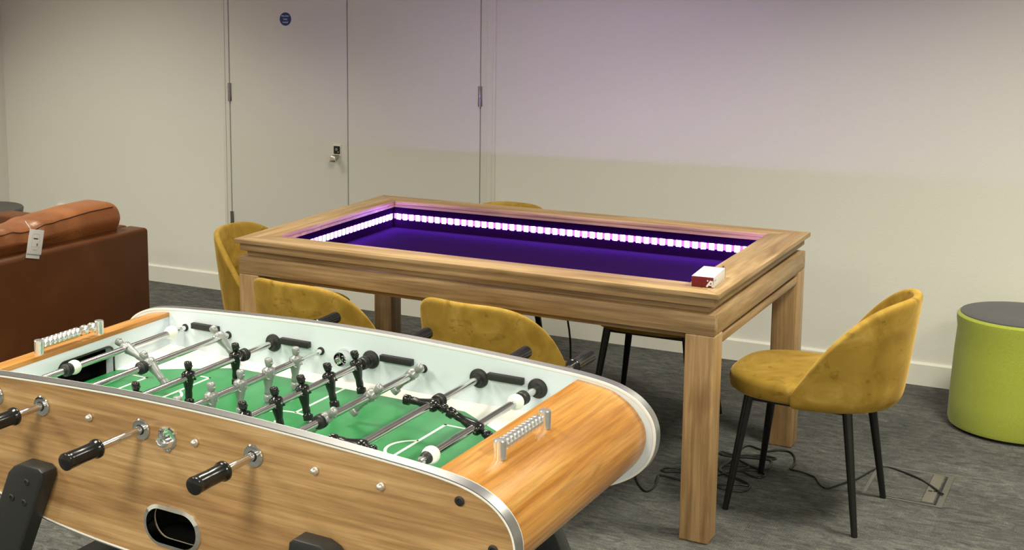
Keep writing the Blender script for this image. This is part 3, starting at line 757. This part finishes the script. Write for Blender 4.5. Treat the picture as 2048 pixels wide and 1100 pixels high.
rods = [  # team mesh, player v's, tilt, ribbed stops (v, dir), white balls v, near handle?, far flange
    (PS, [.487], -1.18, [(.262, -1)], [.276, .676], True),
    (PS, [.402, .703], -.82, [(.378, -1)], [], True),
    (PB, [.163, .365, .565], 0.0, [(.590, 1)], [], False),
    (PS, [.130, .257, .376, .496, .618], .03, [], [], True),
    (PB, [.183, .309, .421, .540, .669], -.20, [(.690, 1)], [], False),
    (PS, [.275, .478, .676], .80, [(.246, 1)], [], True),
    (PB, [.172, .495], 1.62, [(.520, 1)], [], False),
    (PB, [.410], 1.95, [(.642, 1)], [.205, .617], False)]
for k, (pm, vs, th, stops, balls, near) in enumerate(rods):
    u = (k - 3) * P
    b_ = B()
    hv0 = {0: -.10, 1: -.085, 3: -.142, 5: -.100}.get(k, None)
    if near:
        b_.cyl((u, hv0 - .03, ZR), (u, max(vs + balls) + .028, ZR), .0086, n=20); b_.cyl((u, max(vs + balls) + .028, ZR), (u, max(vs + balls) + .035, ZR), .006, n=16)
        b_.cyl((u, .1, ZR), (u, WIN + .02, ZR), .0042, n=16)
    else:
        fv = {2: .948, 4: .934, 6: .902, 7: .950}[k]
        b_.cyl((u, min(vs + balls) - .028 if k != 7 else .165, ZR), (u, fv + .03, ZR), .0086, n=20); b_.cyl((u, .0, ZR), (u, .4, ZR), .0045, n=16)
    rod = b_.build('rod', 'steel', ft)
    for v in vs:
        o = bpy.data.objects.new('player', pm); COL.objects.link(o); o.parent = rod; o.location = (u - UC, v - VC, ZR); o.rotation_euler = (0, th, 0)
        o['label'] = 'black player figure' if pm is PB else 'silver player figure'
    for (v, d) in stops: B().lathe(rubber_stop(v), (u, v, ZR), (0, d, 0), None, 28, True, False).build('rubber_stop', 'rubber', rod)
    if k == 7: B().lathe([(0, .0135), (.006, .0125), (.014, .0105), (.016, .0088)], (u, .187, ZR), (0, -1, 0), None, 24).build('rubber_cone', 'rubber', rod)
    for v in balls: B().lathe([(-.017, .009), (-.0165, .011), (-.013, .0150), (-.007, .0178), (0, .0187), (.007, .0178), (.013, .0150), (.0165, .011), (.017, .009)], (u, v, ZR), (0, 1, 0), None, 28).build('white_collar', 'ball_white', rod)
    hp_ = [(q[0], q[1] * 1.14) for q in [(0, .009), (0, .0165), (.003, .0182), (.010, .0182), (.013, .0165), (.018, .0150), (.06, .0150), (.088, .0158), (.094, .0150), (.098, .0165), (.103, .0160), (.105, .013), (.106, .001)]]
    if near:
        B().lathe([(0, .0240), (.0015, .0240), (.0032, .0222), (.0042, .0150), (.0042, .0115), (.003, .0105)], (u, 0, ZR), (0, -1, 0), None, 36, True, False).build('rod_bearing', 'chrome', rod)
        B().lathe([(0, .0108), (.0045, .0108), (.0045, .0085)], (u, -.0015, ZR), (0, -1, 0), None, 24, True, True).build('bearing_bush', 'rubber', rod)
        B().cyl((u, -.004, ZR), (u, -.016, ZR), .0092, n=20).build('bearing_sleeve', 'chrome', rod)
        B().lathe(hp_, (u, hv0, ZR), (0, -1, 0), None, 28).build('handle', 'black_gloss', rod)
        B().lathe([(0, .0105), (.003, .0105), (.003, .008)], (u, WIN, ZR), (0, -1, 0), None, 24).build('bearing_bush', 'rubber', rod)
        B().cyl((u, WIN - .002, ZR), (u, WIN - .022, ZR), .0070, n=16).build('bearing_sleeve', 'chrome', rod)
    else:
        B().lathe([(0, .0240), (.003, .0240), (.006, .0225), (.009, .0150), (.020, .0125), (.020, .008)], (u, WIN, ZR), (0, -1, 0), None, 32).build('flange_bearing', 'rubber', rod)
        B().lathe([(0, .0085), (.003, .0085), (.003, .0068), (.008, .0066), (.011, .0052), (.0125, .0028), (.013, .0005)], (u, 0, ZR), (0, -1, 0), None, 16).build('end_nut', 'satin', rod)
        h = B(); n = 48   # ribbed grip
        rings = []
        for d, r in [(0, .010), (0, .0165), (.003, .0185), (.009, .0185), (.012, .016), (.016, .0150), (.06, .0152), (.105, .0165), (.114, .0160), (.118, .012), (.119, .001)]:
            rings.append([(u + (r - (.0012 if (i // 2) % 3 == 0 and .012 < d < .11 else 0)) * math.cos(2 * PI * i / n), fv + d, ZR + (r - (.0012 if (i // 2) % 3 == 0 and .012 < d < .11 else 0)) * math.sin(2 * PI * i / n)) for i in range(n)])
        h.loft(rings); h.build('handle', 'black_gloss', rod)
        B().lathe([(0, .024), (.0015, .024), (.004, .0215), (.006, .016), (.006, .0115)], (u, WIN + TH, ZR), (0, 1, 0), None, 36).build('rod_bearing', 'chrome', rod)
# score counters
def capz(u):
    best = min(CAP, key=lambda p: (p[1] < .75) * 9 + abs(p[0] - u)); return best[1]
def counter(u, va, vb, pos):
    z = capz(u) - .001
    b_ = B(); b_.cyl((u, va, z + .026), (u, vb, z + .026), .0022, n=10); root = b_.build('score_counter', 'chrome', ft)
    for v in (va, vb): B().lathe([(0, .0125), (.037, .0125), (.0388, .0112), (.0391, .004)], (u, v, z), (0, 0, 1), None, 28).build('post', 'satin', root)
    for v in pos: B().lathe([(-.0082, .0045), (-.0078, .0105), (-.0055, .0130), (0, .0136), (.0055, .0130), (.0078, .0105), (.0082, .0045)], (u, v, z + .026), (0, 1, 0), None, 18, False).build('bead', 'satin', root)
counter(.758, .191, .410, [.211 + .0172 * k for k in range(10)])
counter(-.522, .226, .458, [.246 + .0172 * k for k in range(8)] + [.398, .428])

# ------------------------------------------------------------------ cable, floor box
CP = [(-0.489, 5.022), (-0.553, 5.125), (-0.597, 5.162), (-0.654, 5.205), (-0.696, 5.217), (-0.721, 5.178), (-0.764, 5.02), (-0.782, 4.984), (-0.813, 4.921), (-0.833, 4.892), (-0.858, 4.925), (-0.884, 4.981), (-0.933, 5.002), (-0.973, 5.02), (-0.97, 5.079), (-0.989, 5.164), (-1.016, 5.204), (-1.05, 5.196), (-1.086, 5.168), (-1.113, 5.177), (-1.156, 5.195), (-1.171, 5.153), (-1.17, 5.079), (-1.156, 5.032), (-1.106, 4.984), (-1.071, 4.964), (-1.041, 4.982), (-1.042, 5.047), (-1.062, 5.077), (-1.122, 5.065), (-1.171, 5.047), (-1.216, 5.044), (-1.226, 5.07), (-1.176, 5.069), (-1.098, 5.111), (-1.044, 5.106), (-1.054, 5.088), (-1.126, 5.081), (-1.164, 5.057), (-1.175, 4.978), (-1.184, 4.889), (-1.167, 4.858), (-1.134, 4.827), (-1.061, 4.788), (-1.053, 4.743), (-1.063, 4.716), (-1.103, 4.702), (-1.143, 4.704), (-1.161, 4.721), (-1.146, 4.741), (-1.102, 4.768), (-1.059, 4.783), (-1.097, 4.816), (-1.156, 4.848), (-1.178, 4.881), (-1.185, 4.929), (-1.141, 4.956), (-1.1, 4.958), (-1.12, 4.911), (-1.109, 4.906), (-1.08, 4.883), (-1.05, 4.873), (-1.034, 4.889), (-1.039, 4.92), (-1.076, 4.943), (-1.134, 4.896), (-1.183, 4.82), (-1.235, 4.817), (-1.316, 4.82), (-1.352, 4.798), (-1.357, 4.771), (-1.336, 4.766), (-1.305, 4.78), (-1.228, 4.792), (-1.244, 4.725), (-1.285, 4.712), (-1.347, 4.719), (-1.345, 4.687), (-1.331, 4.605), (-1.34, 4.545), (-1.369, 4.571), (-1.405, 4.638), (-1.425, 4.683), (-1.52, 4.85), (-1.66, 4.98), (-1.74, 5.02)]
pts = [(x, y, .0042 + .003 * (k % 5 == 2)) for k, (x, y) in enumerate(CP)]
pts[0] = (-.489, 5.022, .010)
pts += [(-1.765, 5.00, .06), (-1.755, 4.93, .25), (-1.735, 4.86, .42), (-1.735, 4.80, .56), (-1.745, 4.78, .635), (-1.75, 4.79, .658)]
tag(MB().tube(pts, .0036, None, 8).build('power_cable', 'cable'), 'thin black cable tangled on the carpet beneath the games table', 'cable')
fbx = thing('floor_box', 'carpet-topped floor socket box with a metal frame behind the right-hand chair', 'floor socket', (-.600, 5.075, 0), -.01)
W_, H_ = .122, .165
b_ = MB()
for (a, c_) in (((-W_, -H_), (W_, -H_ + .012)), ((-W_, H_ - .012), (W_, H_)), ((-W_, -H_ + .012), (-W_ + .012, H_ - .012)), ((W_ - .018, -H_ + .012), (W_, H_ - .012))): b_.box((a[0], a[1], 0), (c_[0], c_[1], .003), .0006)
b_.build('frame', 'floor_steel', fbx)
MB().box((-W_ + .014, -H_ + .014, 0), (W_ - .066, H_ - .014, .0024), .0005).build('lid', 'carpet', fbx)
MB().box((W_ - .064, -H_ + .03, 0), (W_ - .030, H_ - .014, .0028), .0005).build('cable_flap', 'vent_grey', fbx)
b_ = MB(); b_.box((W_ - .026, -H_ + .014, 0), (W_ - .020, H_ - .02, .0033)).box((-.05, -H_ + .013, 0), (W_ - .02, -H_ + .016, .0033)).box((W_ - .058, -.03, .0025), (W_ - .046, -.018, .0034)).box((W_ - .043, -.026, .0025), (W_ - .033, -.014, .0034)); b_.build('slot', 'gap', fbx)
